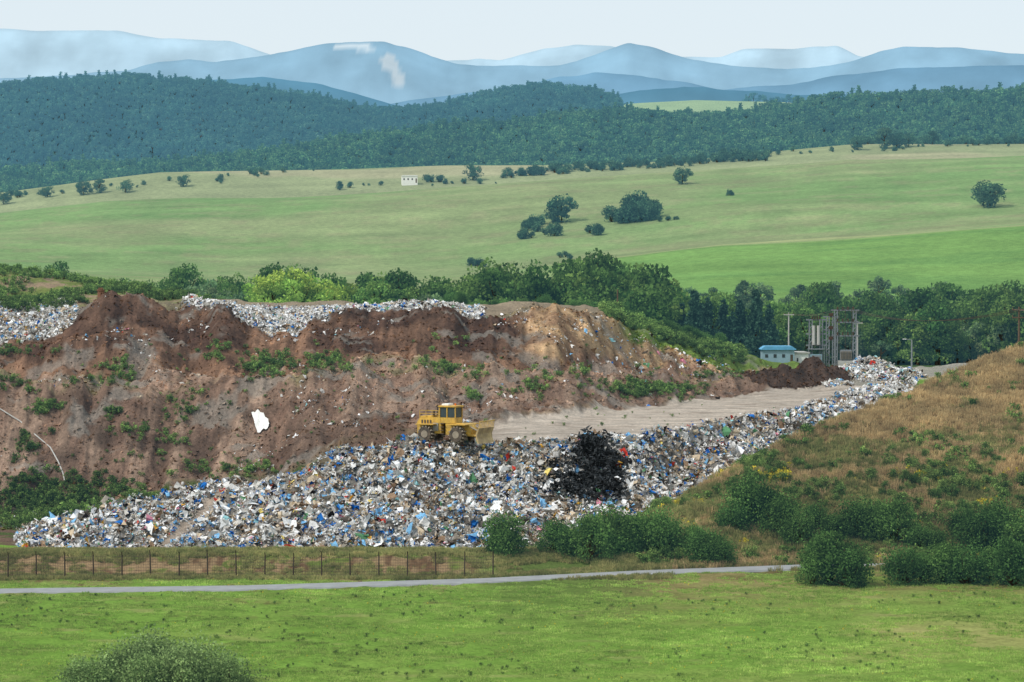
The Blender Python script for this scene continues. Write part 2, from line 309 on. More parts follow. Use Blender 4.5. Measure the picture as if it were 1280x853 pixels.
mountain('mountain_range',6000,[(-300,120),(250,104),(330,98),(400,108),(470,128),(520,140),(560,150),(700,150),(760,122),(820,114),(880,112),(930,116),(1000,120),(1280,118),(1500,118)],(90,136,160),50,204,1500,jag=3)
# ---------------------------------------------------------------- vegetation templates
def leafquads(P,size,r,aspect=1.0):
    n=len(P);a=r.normal(size=(n,3));a/=np.linalg.norm(a,axis=1)[:,None]
    b=r.normal(size=(n,3));b-=a*(a*b).sum(1)[:,None];b/=np.linalg.norm(b,axis=1)[:,None]
    s=(size*r.uniform(.6,1.4,n))[:,None]*.5
    a=a*s;b=b*s*aspect
    V=np.stack([P-a-b*.3,P+b-a*.2,P+a+b*.2,P-b+a*.3],1).reshape(-1,3)
    Q=np.arange(4*n).reshape(n,4);return V,Q
def tube(p0,p1,r0,r1,n=6):
    p0=np.array(p0,float);p1=np.array(p1,float);ax=p1-p0;ax/=np.linalg.norm(ax)+1e-9
    t=np.array([1,0,0]) if abs(ax[0])<.8 else np.array([0,1,0]);a=np.cross(ax,t);a/=np.linalg.norm(a);b=np.cross(ax,a)
    th=np.arange(n)*2*np.pi/n;c=np.outer(np.cos(th),a)+np.outer(np.sin(th),b)
    V=np.vstack([p0+c*r0,p1+c*r1]);Q=[[i,(i+1)%n,n+(i+1)%n,n+i] for i in range(n)];return V,np.array(Q)
def merge(parts):
    Vs,Qs,Cs,Ms=[],[],[],[];o=0
    for V,Q,c,m in parts:
        Vs.append(V);Qs.append(Q+o);o+=len(V);Cs.append(c if np.ndim(c)==2 else np.tile(c,(len(V),1)));Ms.append(np.full(len(Q),m))
    return np.vstack(Vs),np.vstack(Qs),np.vstack(Cs),np.concatenate(Ms)
M_bark=mat_plain('bark',(86,70,56),.9,.3,2)
def decid(name,seed,h,w,nl,ls,mat,low=.15,clumps=26):
    r=np.random.default_rng(seed);parts=[]
    V,Q=tube((0,0,0),(0,0,h*.55),h*.028,h*.012,7);parts.append((V,Q,(1,1,1),1))
    K=clumps;cc=[]
    while len(cc)<K:
        p=r.uniform(-1,1,3);L=np.linalg.norm(p)
        if L<1 and L>.35: cc.append(p)
    cc=np.array(cc);hz=(cc[:,2]+1)/2
    z=h*(low+hz*(1-low)*.93);wid=w*.5*(.75+.25*np.sin(hz*3.1))
    P=np.stack([cc[:,0]*wid,cc[:,1]*wid,z],1);P[:,:2]+=r.normal(0,w*.04,(K,2))
    for k in range(0,K,3):
        V,Q=tube((0,0,min(P[k,2]*.6,h*.5)),P[k],h*.012,h*.004,4);parts.append((V,Q,(1,1,1),1))
    per=nl//K
    for k in range(K):
        R=w*r.uniform(.12,.24);q=r.normal(size=(per,3));q/=np.linalg.norm(q,axis=1)[:,None]
        q*=(R*r.uniform(.35,1.3,per)**.5)[:,None]*np.array([1,1,.75])
        V,Q=leafquads(P[k]+q,ls,r);b=r.uniform(.6,1.35);cv=np.repeat(b*r.uniform(.75,1.25,per),4)[:,None]*np.array([1,1,1]);cv[:,0]*=r.uniform(.9,1.15)
        V[:,2]=np.maximum(V[:,2],0.02);parts.append((V,Q,cv,0))
    V,Q,c,m=merge(parts);return qmesh(name,V,Q,c,[mat,M_bark],m)
def conif(name,seed,h,w,nl,ls,mat):
    r=np.random.default_rng(seed);parts=[]
    V,Q=tube((0,0,0),(0,0,h*.97),h*.018,h*.003,6);parts.append((V,Q,(1,1,1),1))
    nb=150;per=nl//nb
    for k in range(nb):
        t=r.uniform(.04,.98);L=w*.5*(1-t)**.85*r.uniform(.7,1.15)+.1;a=r.uniform(0,6.28)
        s=r.uniform(.1,1,per);P=np.stack([np.cos(a)*L*s,np.sin(a)*L*s,h*t-L*.35*s],1)+r.normal(0,ls*.5,(per,3))
        V,Q=leafquads(P,ls,r);V[:,2]=np.maximum(V[:,2],0.02);b=r.uniform(.6,1.25);parts.append((V,Q,np.full((len(V),3),b),0))
    V,Q,c,m=merge(parts);return qmesh(name,V,Q,c,[mat,M_bark],m)
def shrub(name,seed,h,w,nl,ls,mat,clumps=18):
    r=np.random.default_rng(seed);parts=[];per=nl//clumps
    for k in range(clumps):
        a=r.uniform(0,6.28);q0=r.uniform(0,1)**.6;zc=r.uniform(.1,.86)*h
        rad=w*.5*q0*.8*math.sqrt(max(.1,1-(zc/h)**2));c0=np.array([math.cos(a)*rad,math.sin(a)*rad,zc]);R=min(w,h*1.3)*r.uniform(.11,.25)
        q=r.normal(size=(per,3));q/=np.linalg.norm(q,axis=1)[:,None];q*=(R*r.uniform(.2,1.5,per)**.5)[:,None]
        q+=np.where(r.uniform(size=(per,1))<.15,q*r.uniform(0,.7,(per,1)),0)
        V,Q=leafquads(c0+q,ls,r,aspect=.6);V[:,2]=np.maximum(V[:,2],0.0);b=r.uniform(.55,1.4)
        parts.append((V,Q,np.repeat(b*r.uniform(.6,1.4,per),4)[:,None]*np.ones(3),0))
        V,Q=tube((0,0,0),c0,w*.012,w*.004,4);parts.append((V,Q,(1,1,1),1))
    V,Q,c,m=merge(parts);return qmesh(name,V,Q,c,[mat,M_bark],m)
def tuft(name,seed,h,w,n,bw,mat):
    r=np.random.default_rng(seed);a=r.uniform(0,6.28,n);rad=w*.5*r.uniform(0,1,n)**.5
    b=np.stack([np.cos(a)*rad,np.sin(a)*rad,np.zeros(n)-.02],1);t=b+np.stack([r.normal(0,.25*h,n),r.normal(0,.25*h,n),h*r.uniform(.5,1.1,n)],1)
    s=r.uniform(0,6.28,n);sd=np.stack([np.cos(s),np.sin(s),0*s],1)*bw*.5
    V=np.stack([b-sd,b+sd,t+sd*.4,t-sd*.4],1).reshape(-1,3);Q=np.arange(4*n).reshape(n,4)
    return qmesh(name,V,Q,np.repeat(r.uniform(.7,1.3,n),4)[:,None]*np.ones(3),[mat])
def coll(name,meshes):
    c=bpy.data.collections.new(name)
    for i,m in enumerate(meshes):
        o=bpy.data.objects.new(m.name,m);c.objects.link(o)
    return c
def scatter(name,u,d,sc,c,dz=0.,zs=None):
    u=np.asarray(u,float);d=np.asarray(d,float);x=d*(u-640)/F;z=tz(u,d)+dz
    me=bpy.data.meshes.new(name);me.vertices.add(len(u));me.vertices.foreach_set('co',np.stack([x,d,z],1).astype(np.float32).ravel())
    sc=np.asarray(sc,float);
    if sc.ndim==1: sc=np.stack([sc,sc,sc if zs is None else zs],1)
    a=me.attributes.new('sc','FLOAT_VECTOR','POINT');a.data.foreach_set('vector',sc.astype(np.float32).ravel())
    o=obj(name,me);ng=bpy.data.node_groups.new(name,'GeometryNodeTree')
    ng.interface.new_socket(name='Geometry',in_out='INPUT',socket_type='NodeSocketGeometry');ng.interface.new_socket(name='Geometry',in_out='OUTPUT',socket_type='NodeSocketGeometry')
    gi=ng.nodes.new('NodeGroupInput');go=ng.nodes.new('NodeGroupOutput');ip=ng.nodes.new('GeometryNodeInstanceOnPoints')
    ci=ng.nodes.new('GeometryNodeCollectionInfo');ci.inputs['Collection'].default_value=c;ci.inputs['Separate Children'].default_value=True;ci.inputs['Reset Children'].default_value=True
    na=ng.nodes.new('GeometryNodeInputNamedAttribute');na.data_type='FLOAT_VECTOR';na.inputs['Name'].default_value='sc'
    rv=ng.nodes.new('FunctionNodeRandomValue');rv.data_type='FLOAT_VECTOR';rv.inputs[0].default_value=(0,0,0);rv.inputs[1].default_value=(0,0,6.283)
    L=ng.links.new;L(gi.outputs[0],ip.inputs['Points']);L(ci.outputs[0],ip.inputs['Instance']);ip.inputs['Pick Instance'].default_value=True
    L(na.outputs['Attribute'],ip.inputs['Scale']);L(rv.outputs[0],ip.inputs['Rotation']);L(ip.outputs[0],go.inputs[0])
    md=o.modifiers.new('scatter','NODES');md.node_group=ng;return o
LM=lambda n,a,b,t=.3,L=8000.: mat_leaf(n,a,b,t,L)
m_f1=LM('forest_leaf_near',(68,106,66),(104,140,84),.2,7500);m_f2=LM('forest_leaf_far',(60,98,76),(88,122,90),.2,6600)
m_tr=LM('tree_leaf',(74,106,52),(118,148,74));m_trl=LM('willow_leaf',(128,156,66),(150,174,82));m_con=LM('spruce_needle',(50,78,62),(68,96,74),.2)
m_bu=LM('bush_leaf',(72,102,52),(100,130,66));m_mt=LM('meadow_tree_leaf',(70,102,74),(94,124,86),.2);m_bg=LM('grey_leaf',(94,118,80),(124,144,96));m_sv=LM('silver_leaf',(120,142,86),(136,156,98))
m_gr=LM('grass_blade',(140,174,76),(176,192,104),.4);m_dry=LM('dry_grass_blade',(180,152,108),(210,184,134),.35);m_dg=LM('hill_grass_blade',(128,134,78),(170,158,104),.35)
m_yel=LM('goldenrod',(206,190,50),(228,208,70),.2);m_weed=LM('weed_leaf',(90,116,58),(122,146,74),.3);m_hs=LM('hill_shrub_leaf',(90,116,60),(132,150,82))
def ftree(kind,mat,n): 
    if kind=='d': return [decid(f'forest_tree_{n}{i}',300+i,17,11,560,1.25,mat,.1,18) for i in range(5)]
    return [conif(f'forest_fir_{n}{i}',320+i,18,8,500,1.2,mat) for i in range(1)]
cF1=coll('forest_near',ftree('d',m_f1,'a')+ftree('c',m_f1,'a'));cF2=coll('forest_far',ftree('d',m_f2,'b')+ftree('c',m_f2,'b'))
def fgrid(u0,u1,d0,d1,sp):
    x0=d1*(u0-640)/F;x1=d1*(u1-640)/F
    gx,gy=np.meshgrid(np.arange(x0,x1,sp),np.arange(d0,d1,sp));gx=gx.ravel()+rng.uniform(-.45,.45,gx.size)*sp;gy=gy.ravel()+rng.uniform(-.45,.45,gy.size)*sp
    u=gx/gy*F+640;k=(u>u0)&(u<u1);return u[k],gy[k]
u,d=fgrid(-500,1780,2010,2780,9.2);k=(d>2030+90*fbm(u/60,d/90,401))
u,d=u[k],d[k];scatter('forest',u,d,rng.uniform(.6,1.25,len(u)),cF1)
u,d=fgrid(-500,1700,2960,3580,10);k=(u<775)|(u>1120);u,d=u[k],d[k];scatter('forest',u,d,rng.uniform(.65,1.2,len(u)),cF2)
u=rng.uniform(930,1500,260);d=4150+rng.uniform(0,90,260);scatter('forest',u,d,rng.uniform(.5,.9,260),cF2)
# tree belt
T_d=[decid(f'belt_tree_{i}',340+i,13,9,2800,.5,m_tr,.04,30) for i in range(5)];T_w=[decid(f'willow_{i}',350+i,10,8,2200,.45,m_trl,.02,22) for i in range(2)]
T_g=[decid(f'grey_tree_{i}',355+i,9,7,1800,.45,m_bg,.02,20) for i in range(3)];T_c=[conif(f'spruce_{i}',360+i,16,8,4500,.5,m_con) for i in range(3)]
cD=coll('belt_deciduous',T_d);cDG2=coll('belt_mixed',T_d+T_g);cW=coll('belt_willow',T_w);cG=coll('belt_grey',T_g)
def belt(u0,u1,d0,d1,n,s0,s1,c,nm='tree_belt'):
    u=rng.uniform(u0,u1,n);d=rng.uniform(d0,d1,n);s=rng.uniform(s0,s1,n);scatter(nm,u,d,s,c,zs=s*rng.uniform(.85,1.2,n))
belt(-300,340,548,590,150,.7,1.1,cG);belt(-100,330,600,640,60,.6,.95,cDG2)
belt(330,640,545,590,80,.65,1.05,cDG2);belt(320,430,526,550,26,.7,1.05,cW);belt(500,600,540,560,14,.7,1.0,cG)
belt(600,840,545,600,75,.9,1.25,cD);belt(720,830,560,590,18,1.3,1.5,cD)
belt(1010,1330,640,700,100,.85,1.3,cDG2);belt(840,1010,580,640,50,.7,1.1,cD);belt(1330,1900,640,700,120,1,1.4,cD)
belt(1080,1290,620,645,50,.6,1.1,cDG2);belt(850,1300,760,830,60,.6,1.,cG)
for uu,dd,s in [(868,545,1.0),(885,552,.92),(852,556,.85),(945,552,1.0),(962,560,.85),(915,566,.75),(838,560,.8),(905,575,.9),(925,560,.9),(875,560,.85)]:
    obj('spruce_tree',random.choice(T_c),W(uu,dd),rz=uu,sc=(s,s,s))
# shrubs
B=[shrub(f'bush_{i}',370+i,3.7,4.8,6000,.21,m_bu,34) for i in range(5)];cB=coll('bushes',B)
BS=[shrub(f'silver_bush_{i}',376+i,3.6,4.6,8000,.16,m_sv,38) for i in range(2)]
HS=[shrub(f'hill_shrub_{i}',440+i,1.6,2.6,1500,.17,m_hs,14) for i in range(3)];cHS=coll('hill_shrubs',HS)
Wd=[shrub(f'weed_{i}',380+i,.7,1.3,150,.15,m_weed,8) for i in range(3)];cWd=coll('weeds',Wd)
BT=[shrub(f'far_bush_{i}',385+i,4,6,900,.5,m_mt,14) for i in range(3)];cBT=coll('far_bushes',BT)
MT=[decid(f'meadow_tree_{i}',390+i,11,10,1800,.65,m_mt,.03,26) for i in range(3)]
for (uu,r,s) in [(702,279,1.25),(694,280,.9),(591,226,1.0),(853,232,.85),(1237,260,1.15),(1229,259,.9),(157,243,.8),(230,235,.75),(60,249,.7),(105,246,.9),(125,244,.8),(5,257,.8),(1072,189,.9),(1105,186,1.2),(1120,186,1.0),(1135,184,.9),(1165,181,.8),(1180,180,.9),(425,238,.5)]:
    d=hit(uu,r,1050);obj('meadow_tree',random.choice(MT),W(uu,d),rz=uu,sc=(s,s,s))
u=[];d=[];s=[]
def fb(uu,r,n,du,dr,smn,smx):
    for _ in range(n):
        a=uu+random.uniform(-du,du);rr=r+random.uniform(-dr,dr)
        if 494<a<530 and rr>222: continue
        dd=hit(a,rr,900);u.append(a);d.append(dd);s.append(random.uniform(smn,smx))
fb(790,277,22,28,4,.8,2.0);fb(797,271,8,14,4,1.4,2.5);fb(675,293,16,22,8,.6,1.4);fb(672,284,4,10,4,.9,1.4);fb(742,293,4,8,2,.8,1.2);fb(815,276,14,35,3,.3,.7);fb(597,334,4,8,1,.6,1);fb(705,324,3,10,1,.5,.8)
for t in np.linspace(0,1,60): fb(635+t*320,222-t*24,2,8,3,.5,1.4)
for t in np.linspace(0,1,16): fb(430+t*190,236-t*6,1,8,1,.3,.9)
for t in np.linspace(0,1,18): fb(-20+t*400,250-t*34,1,14,3,.3,1.0)
for t in np.linspace(0,1,26): fb(965+t*330,193-t*12,1,10,3,.3,.9)
fb(540,228,8,14,2,.5,1.1);fb(325,220,5,15,1,.6,1);fb(930,200,16,35,3,.8,1.5);fb(270,229,3,10,1,.5,.9);fb(40,247,6,30,2,.6,1.2);fb(915,246,3,6,1,.4,.7)
scatter('hedgerow',u,d,np.array(s),cBT)
u=rng.uniform(1060,1700,160);dd=1850+rng.uniform(0,60,160);scatter('hedgerow',u,dd,rng.uniform(.8,2.,160),cBT)
def bush(uu,d,s,sz=None,nm='bush',src=None):
    obj(nm,random.choice(src or B),W(uu,d),rz=random.uniform(0,6.28),sc=(s,s*random.uniform(.9,1.1),(sz or s)*random.uniform(.9,1.12)))
for uu,s,dd,z_ in [(105,1.0,213,.95),(150,1.2,214,1.2),(195,1.3,215,1.25),(240,1.25,214,1.15),(290,1.0,213,.95),(218,1.1,211,1.15),(172,1.1,211,1.1)]: bush(uu,dd,s,z_,'willow_bush',BS)
for uu,s in [(1040,1.5),(1060,1.1),(1015,.85),(1130,1.0),(1155,.8),(1180,1.15),(1210,1.15),(1238,.85),(1268,1.25),(1300,1.1),(1340,1.3),(1380,1.2)]: bush(uu,292+random.uniform(-2,3),s,s*.95)
for uu,s in [(692,1.0),(712,.8),(735,1.2),(752,1.0),(770,1.25),(790,1.05),(808,1.1),(826,1.25),(632,1.15),(625,.7),(885,1.05),(868,.8),(905,.8)]: bush(uu,312+random.uniform(-2,3),s,s*.98)
for uu,s in [(935,1.35),(955,1.0),(975,1.15),(1000,.9),(1022,.8),(1045,.9),(1075,1.35),(1100,1.1),(1122,1.25),(1150,.8),(1225,1.4),(1205,.9),(1250,1.2),(1280,1.4),(1310,1.3),(1345,1.3),(918,.9),(1172,.7)]: bush(uu,323+random.uniform(-2,6),s,s)
# hill & bank grass
ru=np.arange(-700,2000,6.);rr=np.interp(ru,[-700,0,300,600,800,1000,1280,2000],[757,741,737,728,718,710.5,706,700])
rd=HC*F/(rr-YH)
def region(n,u0,u1,d0,d1,f): 
    u=rng.uniform(u0,u1,n);d=rng.uniform(d0,d1,n);t=tt(T,u,d);k=f(u,d,t)&(np.abs(d-np.interp(u,ru,rd))>2.4+.5*rng.uniform(-1,1,n));return u[k],d[k]
G=[tuft(f'grass_tuft_{i}',400+i,.13,.6,22,.05,m_gr) for i in range(3)];cGr=coll('grass',G)
DG=[tuft(f'dry_tuft_{i}',410+i,.75,.9,40,.06,m_dry) for i in range(3)];HG=[tuft(f'hill_tuft_{i}',415+i,.6,.9,40,.07,m_dg) for i in range(3)]
cDG=coll('dry_grass',DG);cHG=coll('hill_grass',HG);cY=coll('goldenrods',[shrub('goldenrod_0',420,.9,1.2,160,.14,m_yel,6),shrub('goldenrod_1',421,.9,1.0,120,.14,m_yel,6)])
u,d=region(45000,-60,1340,215,316,lambda u,d,t:(t<1.1)&(fbm(d*(u-640)/F/3,d/3,500)>-.15));scatter('grass',u,d,rng.uniform(.5,1.5,len(u)),cGr)
u,d=region(900,-60,1340,215,285,lambda u,d,t:fbm(d*(u-640)/F/10,d/10,507)>.0);scatter('field_weeds',u,d,rng.uniform(.15,.5,len(u)),cWd)
u,d=region(900,-60,1340,215,296,lambda u,d,t:fbm(d*(u-640)/F/14,d/9,509)>.05);scatter('field_flowers',u,d,rng.uniform(.08,.18,len(u)),cY)
hl=lambda u,d,t:(t>.95)&(t<4.9)&(u>740+40*fbm(u/20,d/10,501))
u,d=region(40000,700,1500,305,425,hl);nn=fbm(d*(u-640)/F/6,d/6,502)+.75*sm(330,380,d)-.24;k=nn+rng.normal(0,.18,len(u))>0.02
scatter('dry_grass',u[k],d[k],rng.uniform(.4,1.2,k.sum()),cDG);scatter('tall_grass',u[~k],d[~k],rng.uniform(.5,1.2,(~k).sum()),cHG)
u,d=region(3500,800,1500,308,400,lambda u,d,t:hl(u,d,t)&(fbm(d*(u-640)/F/5,d/5,503)>.2));scatter('hill_weeds',u,d,rng.uniform(.6,1.8,len(u)),cWd)
u,d=region(700,800,1500,308,352,lambda u,d,t:hl(u,d,t)&(fbm(d*(u-640)/F/6,d/6,508)>.0));scatter('hill_shrub',u,d,rng.uniform(.4,1.0,len(u)),cHS)
u,d=region(2600,820,1400,312,345,lambda u,d,t:hl(u,d,t)&(fbm(d*(u-640)/F/4,d/4,504)>.3));scatter('goldenrod',u,d,rng.uniform(.4,.8,len(u)),cY)
a=rng.normal(972,9,34);scatter('goldenrod',a,rng.normal(340,1.2,34),rng.uniform(.6,1.2,34),cY)
u,d=region(9000,-60,840,296,317,lambda u,d,t:((t>.8)&(t<1.1))|((t>1.9)&(t<4.2))|((t>1)&(fbm(d*(u-640)/F/2,d/2,505)>.15)));scatter('bank_grass',u,d,rng.uniform(.5,1.1,len(u)),cHG,zs=rng.uniform(.3,.8,len(u)))
# slope weeds
u=[];d=[];s=[]
def wd(uu,r,n,du,dr,a=.5,b=1.7,dm=352):
    for _ in range(n):
        x=random.gauss(uu,du*.6);y=random.gauss(r,dr*.6);u.append(x);d.append(hit(x,y,dm));s.append(random.uniform(a,b))
for q in [(333,458,80,30,14),(410,456,60,36,9),(150,472,34,18,13),(55,515,22,20,7),(138,520,12,10,6),(20,483,14,20,8),(100,480,10,30,6),(800,490,100,50,11),(840,488,50,40,8),(75,640,150,60,24,.8,2.0),(30,625,100,50,20),(140,618,70,60,14),(190,575,10,60,10),(30,560,22,18,16),(230,505,12,40,16),(590,470,14,40,10),(660,492,12,18,8),(690,475,12,40,8),(225,520,12,18,8),(760,470,14,50,10),(575,430,6,30,10),(25,655,70,40,12),(50,605,60,80,12),(270,445,16,16,12),(560,462,16,18,5),(900,470,24,40,6),(510,460,8,50,6),(170,540,18,18,10),(290,590,40,60,8),(210,550,10,20,8),(590,498,10,14,6),(20,440,20,30,8)]: wd(*q)
for _ in range(240): wd(random.uniform(0,900),random.uniform(430,590),1,3,3,.2,.8)
scatter('weeds',u,d,np.array(s),cWd)
u,d=region(2600,-250,260,440,520,lambda u,d,t:(t>11.3)&(t<12.8)&(fbm(d*(u-640)/F/6,d/6,506)>-.1));scatter('weeds',u,d,rng.uniform(.8,2.2,len(u)),cWd)
u,d=region(5200,560,930,455,560,lambda u,d,t:(t>11.1)&(t<12.9)&(u>755));scatter('shrubbery',u,d,rng.uniform(.8,2.4,len(u)),cWd)
u,d=region(420,560,925,485,545,lambda u,d,t:(t>12.0)&(t<12.9));scatter('shrubbery',u,d,rng.uniform(.3,.8,len(u)),cB)
u,d=region(300,-300,330,498,545,lambda u,d,t:(t>12.1)&(t<12.9));scatter('shrubbery',u,d,rng.uniform(.3,.6,len(u)),cB)
# ---------------------------------------------------------------- waste
PAL=[((222,220,216),22),((196,192,184),18),((244,244,242),14),((164,156,144),15),((204,186,160),9),((146,122,100),7),((92,86,80),8),((46,46,48),3.5),((44,112,186),4.5),((130,184,222),6.5),((28,86,158),1.8),((190,66,56),1.5),((210,162,74),1.3),((94,142,104),1.8),((224,150,168),1.2),((226,204,118),1.3),((150,200,204),2.6)]
pc=np.array([lin(p[0]) for p in PAL]);pw=np.array([p[1] for p in PAL],float);pw/=pw.sum()
M_waste=mat_attr('waste_mat')
def debris(name,u,d,s0,s1,lift=.25,white=0,earth=None,amin=.3,vert=0,po=2.4):
    n=len(u);x=d*(u-640)/F;z=tz(u,d)+rng.uniform(-.05,lift,n)
    nrm=rng.normal(size=(n,3));nrm[:,2]=np.abs(nrm[:,2])+.5-vert;nrm[:,1]-=.4;nrm/=np.linalg.norm(nrm,axis=1)[:,None]
    a=rng.normal(size=(n,3));a-=nrm*(a*nrm).sum(1)[:,None];a/=np.linalg.norm(a,axis=1)[:,None];b=np.cross(nrm,a)
    s=s0*(s1/s0)**(rng.uniform(0,1,n)**po);asp=rng.uniform(amin,1,n)
    g=np.array([(i,j) for i in (-.5,0,.5) for j in (-.5,0,.5)])
    gi=g[:,0][None,:]+rng.normal(0,.12,(n,9));gj=g[:,1][None,:]+rng.normal(0,.12,(n,9));gk=rng.normal(0,.2,(n,9))
    P=np.stack([x,d,z],1)[:,None,:]+s[:,None,None]*(gi[...,None]*a[:,None,:]+gj[...,None]*b[:,None,:]*asp[:,None,None]+gk[...,None]*nrm[:,None,:])
    q=np.array([[0,1,4,3],[1,2,5,4],[3,4,7,6],[4,5,8,7]]);Q=(np.arange(n)[:,None,None]*9+q[None]).reshape(-1,4)
    ci=rng.choice(len(PAL),n,p=pw);rn=lambda:rng.uniform(size=n)
    cl=fbm(x/1.1,d/1.1,600,3);ci=np.where((cl>.42)&(rn()<.55),rng.choice([8,9,9],n),ci);ci=np.where((cl<-.42)&(rn()<.5),rng.choice([6,7],n),ci)
    cw=fbm(x/1.4,d/1.2,603,3);ci=np.where((cw>.32)&(rn()<.7),rng.choice([0,2],n),ci)
    dirt=fbm(x/5,d/3,601,4);ci=np.where((dirt>.15)&(rn()<.45),rng.choice([3,4,5],n),ci)
    if white: ci=np.where(rn()<white,rng.choice([0,1,2],n),ci)
    c=pc[ci]*rng.uniform(.8,1.05,n)[:,None]
    if earth is not None: c=tt(C,u,d)*rng.uniform(.6,1.35,n)[:,None]
    obj(name,qmesh(name,P.reshape(-1,3),Q,np.repeat(np.clip(c,0,.9),9,0),[M_waste]))
def wsel(n,u0,u1,d0,d1,M,th=.4):
    u=rng.uniform(u0,u1,n);d=rng.uniform(d0,d1,n);k=tt(M,u,d)>rng.uniform(th*.5,th,n);return u[k],d[k]
pm=pile*(1-.92*ramp)*(heapD<1.0)
u,d=wsel(250000,10,1150,314,420,pm);debris('waste_heap',u,d,.12,.85,.3)
u,d=wsel(13000,10,1150,314,420,pm,.9);debris('waste_heap',u,d,.45,1.7,.4,.15,None,.15,.3,1.9)
u,d=wsel(60000,900,1160,420,515,wm);debris('waste_heap',u,d,.16,1.0,.35,.4)
u,d=wsel(60000,-60,620,430,490,strip);debris('waste_layer',u,d,.2,.9,.2,.45)
sc_=band(7.0,11.2,T,.1)*(1-sm(920,980,UU))*sm(.0,.5,fbm(XX/7,DD/5,611))*(1-pl)
u,d=wsel(32000,-60,960,350,490,sc_,.9);debris('scattered_litter',u,d,.12,.85,.08,.35)
u,d=wsel(2500,700,960,430,500,band(9.3,11,T),.9);debris('scattered_litter',u,d,.15,1.2,.1,.3)
u,d=wsel(60000,-60,1000,350,490,band(7.2,11.2,T,.1)*(1-sm(920,980,UU))*(1-pl),1.);debris('soil_clods',u,d,.12,.7,.1,0,True)
u,d=wsel(9000,900,1070,455,500,(heapD>.4)*1.0,.9);debris('soil_clods',u,d,.12,.6,.1,0,True)
sc2=band(6.95,7.2,T,.1)*sm(560,640,UU);u,d=wsel(6000,560,1100,345,480,sc2,.9);debris('scattered_litter',u,d,.12,.5,.05,.2)
u,d=wsel(2500,0,860,308,320,band(3.5,5,T,.2),.9);debris('scattered_litter',u,d,.15,.5,.05,.3)
# black netting draped over the working face
M_black=mat_plain('black_plastic',(36,42,45),.7,.5,1.2)
P=[]
def net(cu,cr,su,sr,n,l):
    for _ in range(n):
        a=random.gauss(0,.5);b=random.gauss(0,.5);uu_=cu+a*su;row=min(max(cr+b*sr,552),630)
        if fbm(np.array([uu_/9.]),np.array([row/6.]),900,3)[0]<-.26: continue
        dd_=hit(uu_,row,318);P.append(tuple(W(uu_,dd_,.1+random.uniform(0,.7)*l*math.exp(-a*a))))
net(740,572,26,18,2200,2.3);net(752,590,26,22,2000,1.4);net(736,611,46,15,2400,1.0);net(702,606,28,9,500,.6);net(766,612,12,14,400,.8);net(690,584,16,6,160,.5);net(676,575,5,3,80,.8)
P=np.array(P);V,Q=leafquads(P,.72,rng,aspect=.4);pl_=[(V,Q,(1,1,1),0)]
for _ in range(300):
    p=P[random.randrange(len(P))];q=p+np.array([random.uniform(-1.2,1.2),random.uniform(-.6,.2),random.uniform(-.7,.4)]);V,Q=tube(p,q,.045,.03,4);pl_.append((V,Q,(1,1,1),0))
V,Q,c,m=merge(pl_);obj('black_netting',qmesh('black_netting',V,Q,c,[M_black]))
# ---------------------------------------------------------------- generic part builder
def boxm(name,sx,sy,sz,mat,bev=.03):
    import bmesh
    bm=bmesh.new();bmesh.ops.create_cube(bm,size=1);bmesh.ops.scale(bm,vec=(sx,sy,sz),verts=bm.verts)
    if bev>0: bmesh.ops.bevel(bm,geom=bm.edges[:],offset=min(bev,min(sx,sy,sz)*.3),segments=2,affect='EDGES')
    me=bpy.data.meshes.new(name);bm.to_mesh(me);bm.free();me.materials.append(mat);return me
def bx(parent,name,c,s,mat,rot=(0,0,0),bev=.03):
    o=obj(name,boxm(name,*s,mat,bev),c,parent);o.rotation_euler=rot;return o
def cyl(parent,name,p0,p1,r0,mat,r1=None,n=12):
    V,Q=tube(p0,p1,r0,r1 if r1 is not None else r0,n);V=list(map(tuple,V));F_=[tuple(q) for q in Q]+[tuple(range(n-1,-1,-1)),tuple(range(n,2*n))]
    me=bpy.data.meshes.new(name);me.from_pydata(V,[],F_);me.materials.append(mat);return obj(name,me,(0,0,0),parent)
def prism(parent,name,prof,y0,y1,mat):
    n=len(prof);V=[(a,y0,b) for a,b in prof]+[(a,y1,b) for a,b in prof]
    F_=[tuple(range(n)),tuple(range(2*n-1,n-1,-1))]+[(i,n+i,n+(i+1)%n,(i+1)%n) for i in range(n)]
    me=bpy.data.meshes.new(name);me.from_pydata(V,[],F_);me.materials.append(mat);return obj(name,me,(0,0,0),parent)
def empty(name,loc,rz=0):
    o=bpy.data.objects.new(name,None);scene.collection.objects.link(o);o.location=loc;o.rotation_euler[2]=rz;return o
M_yel=mat_plain('yellow_paint',(214,172,72),.6,.2,1.5,0,(150,120,70));M_dk=mat_plain('dark_steel',(66,60,54),.7,.3,3,0,(110,94,76));M_stl=mat_plain('worn_steel',(150,138,120),.6,.3,3)
M_gl=mat_plain('cab_glass',(60,70,76),.15,.1,1);M_wh=mat_plain('white_plaster',(235,234,228),.8,.06,1);M_or=mat_plain('orange_lamp',(220,110,30),.4,.1,1);M_gry=mat_plain('radiator_grey',(150,146,136),.6,.2,2)
ve=empty('landfill_compactor',W(560,350.5,.15),math.radians(-24));ve.scale=(1.06,1.06,1.08)
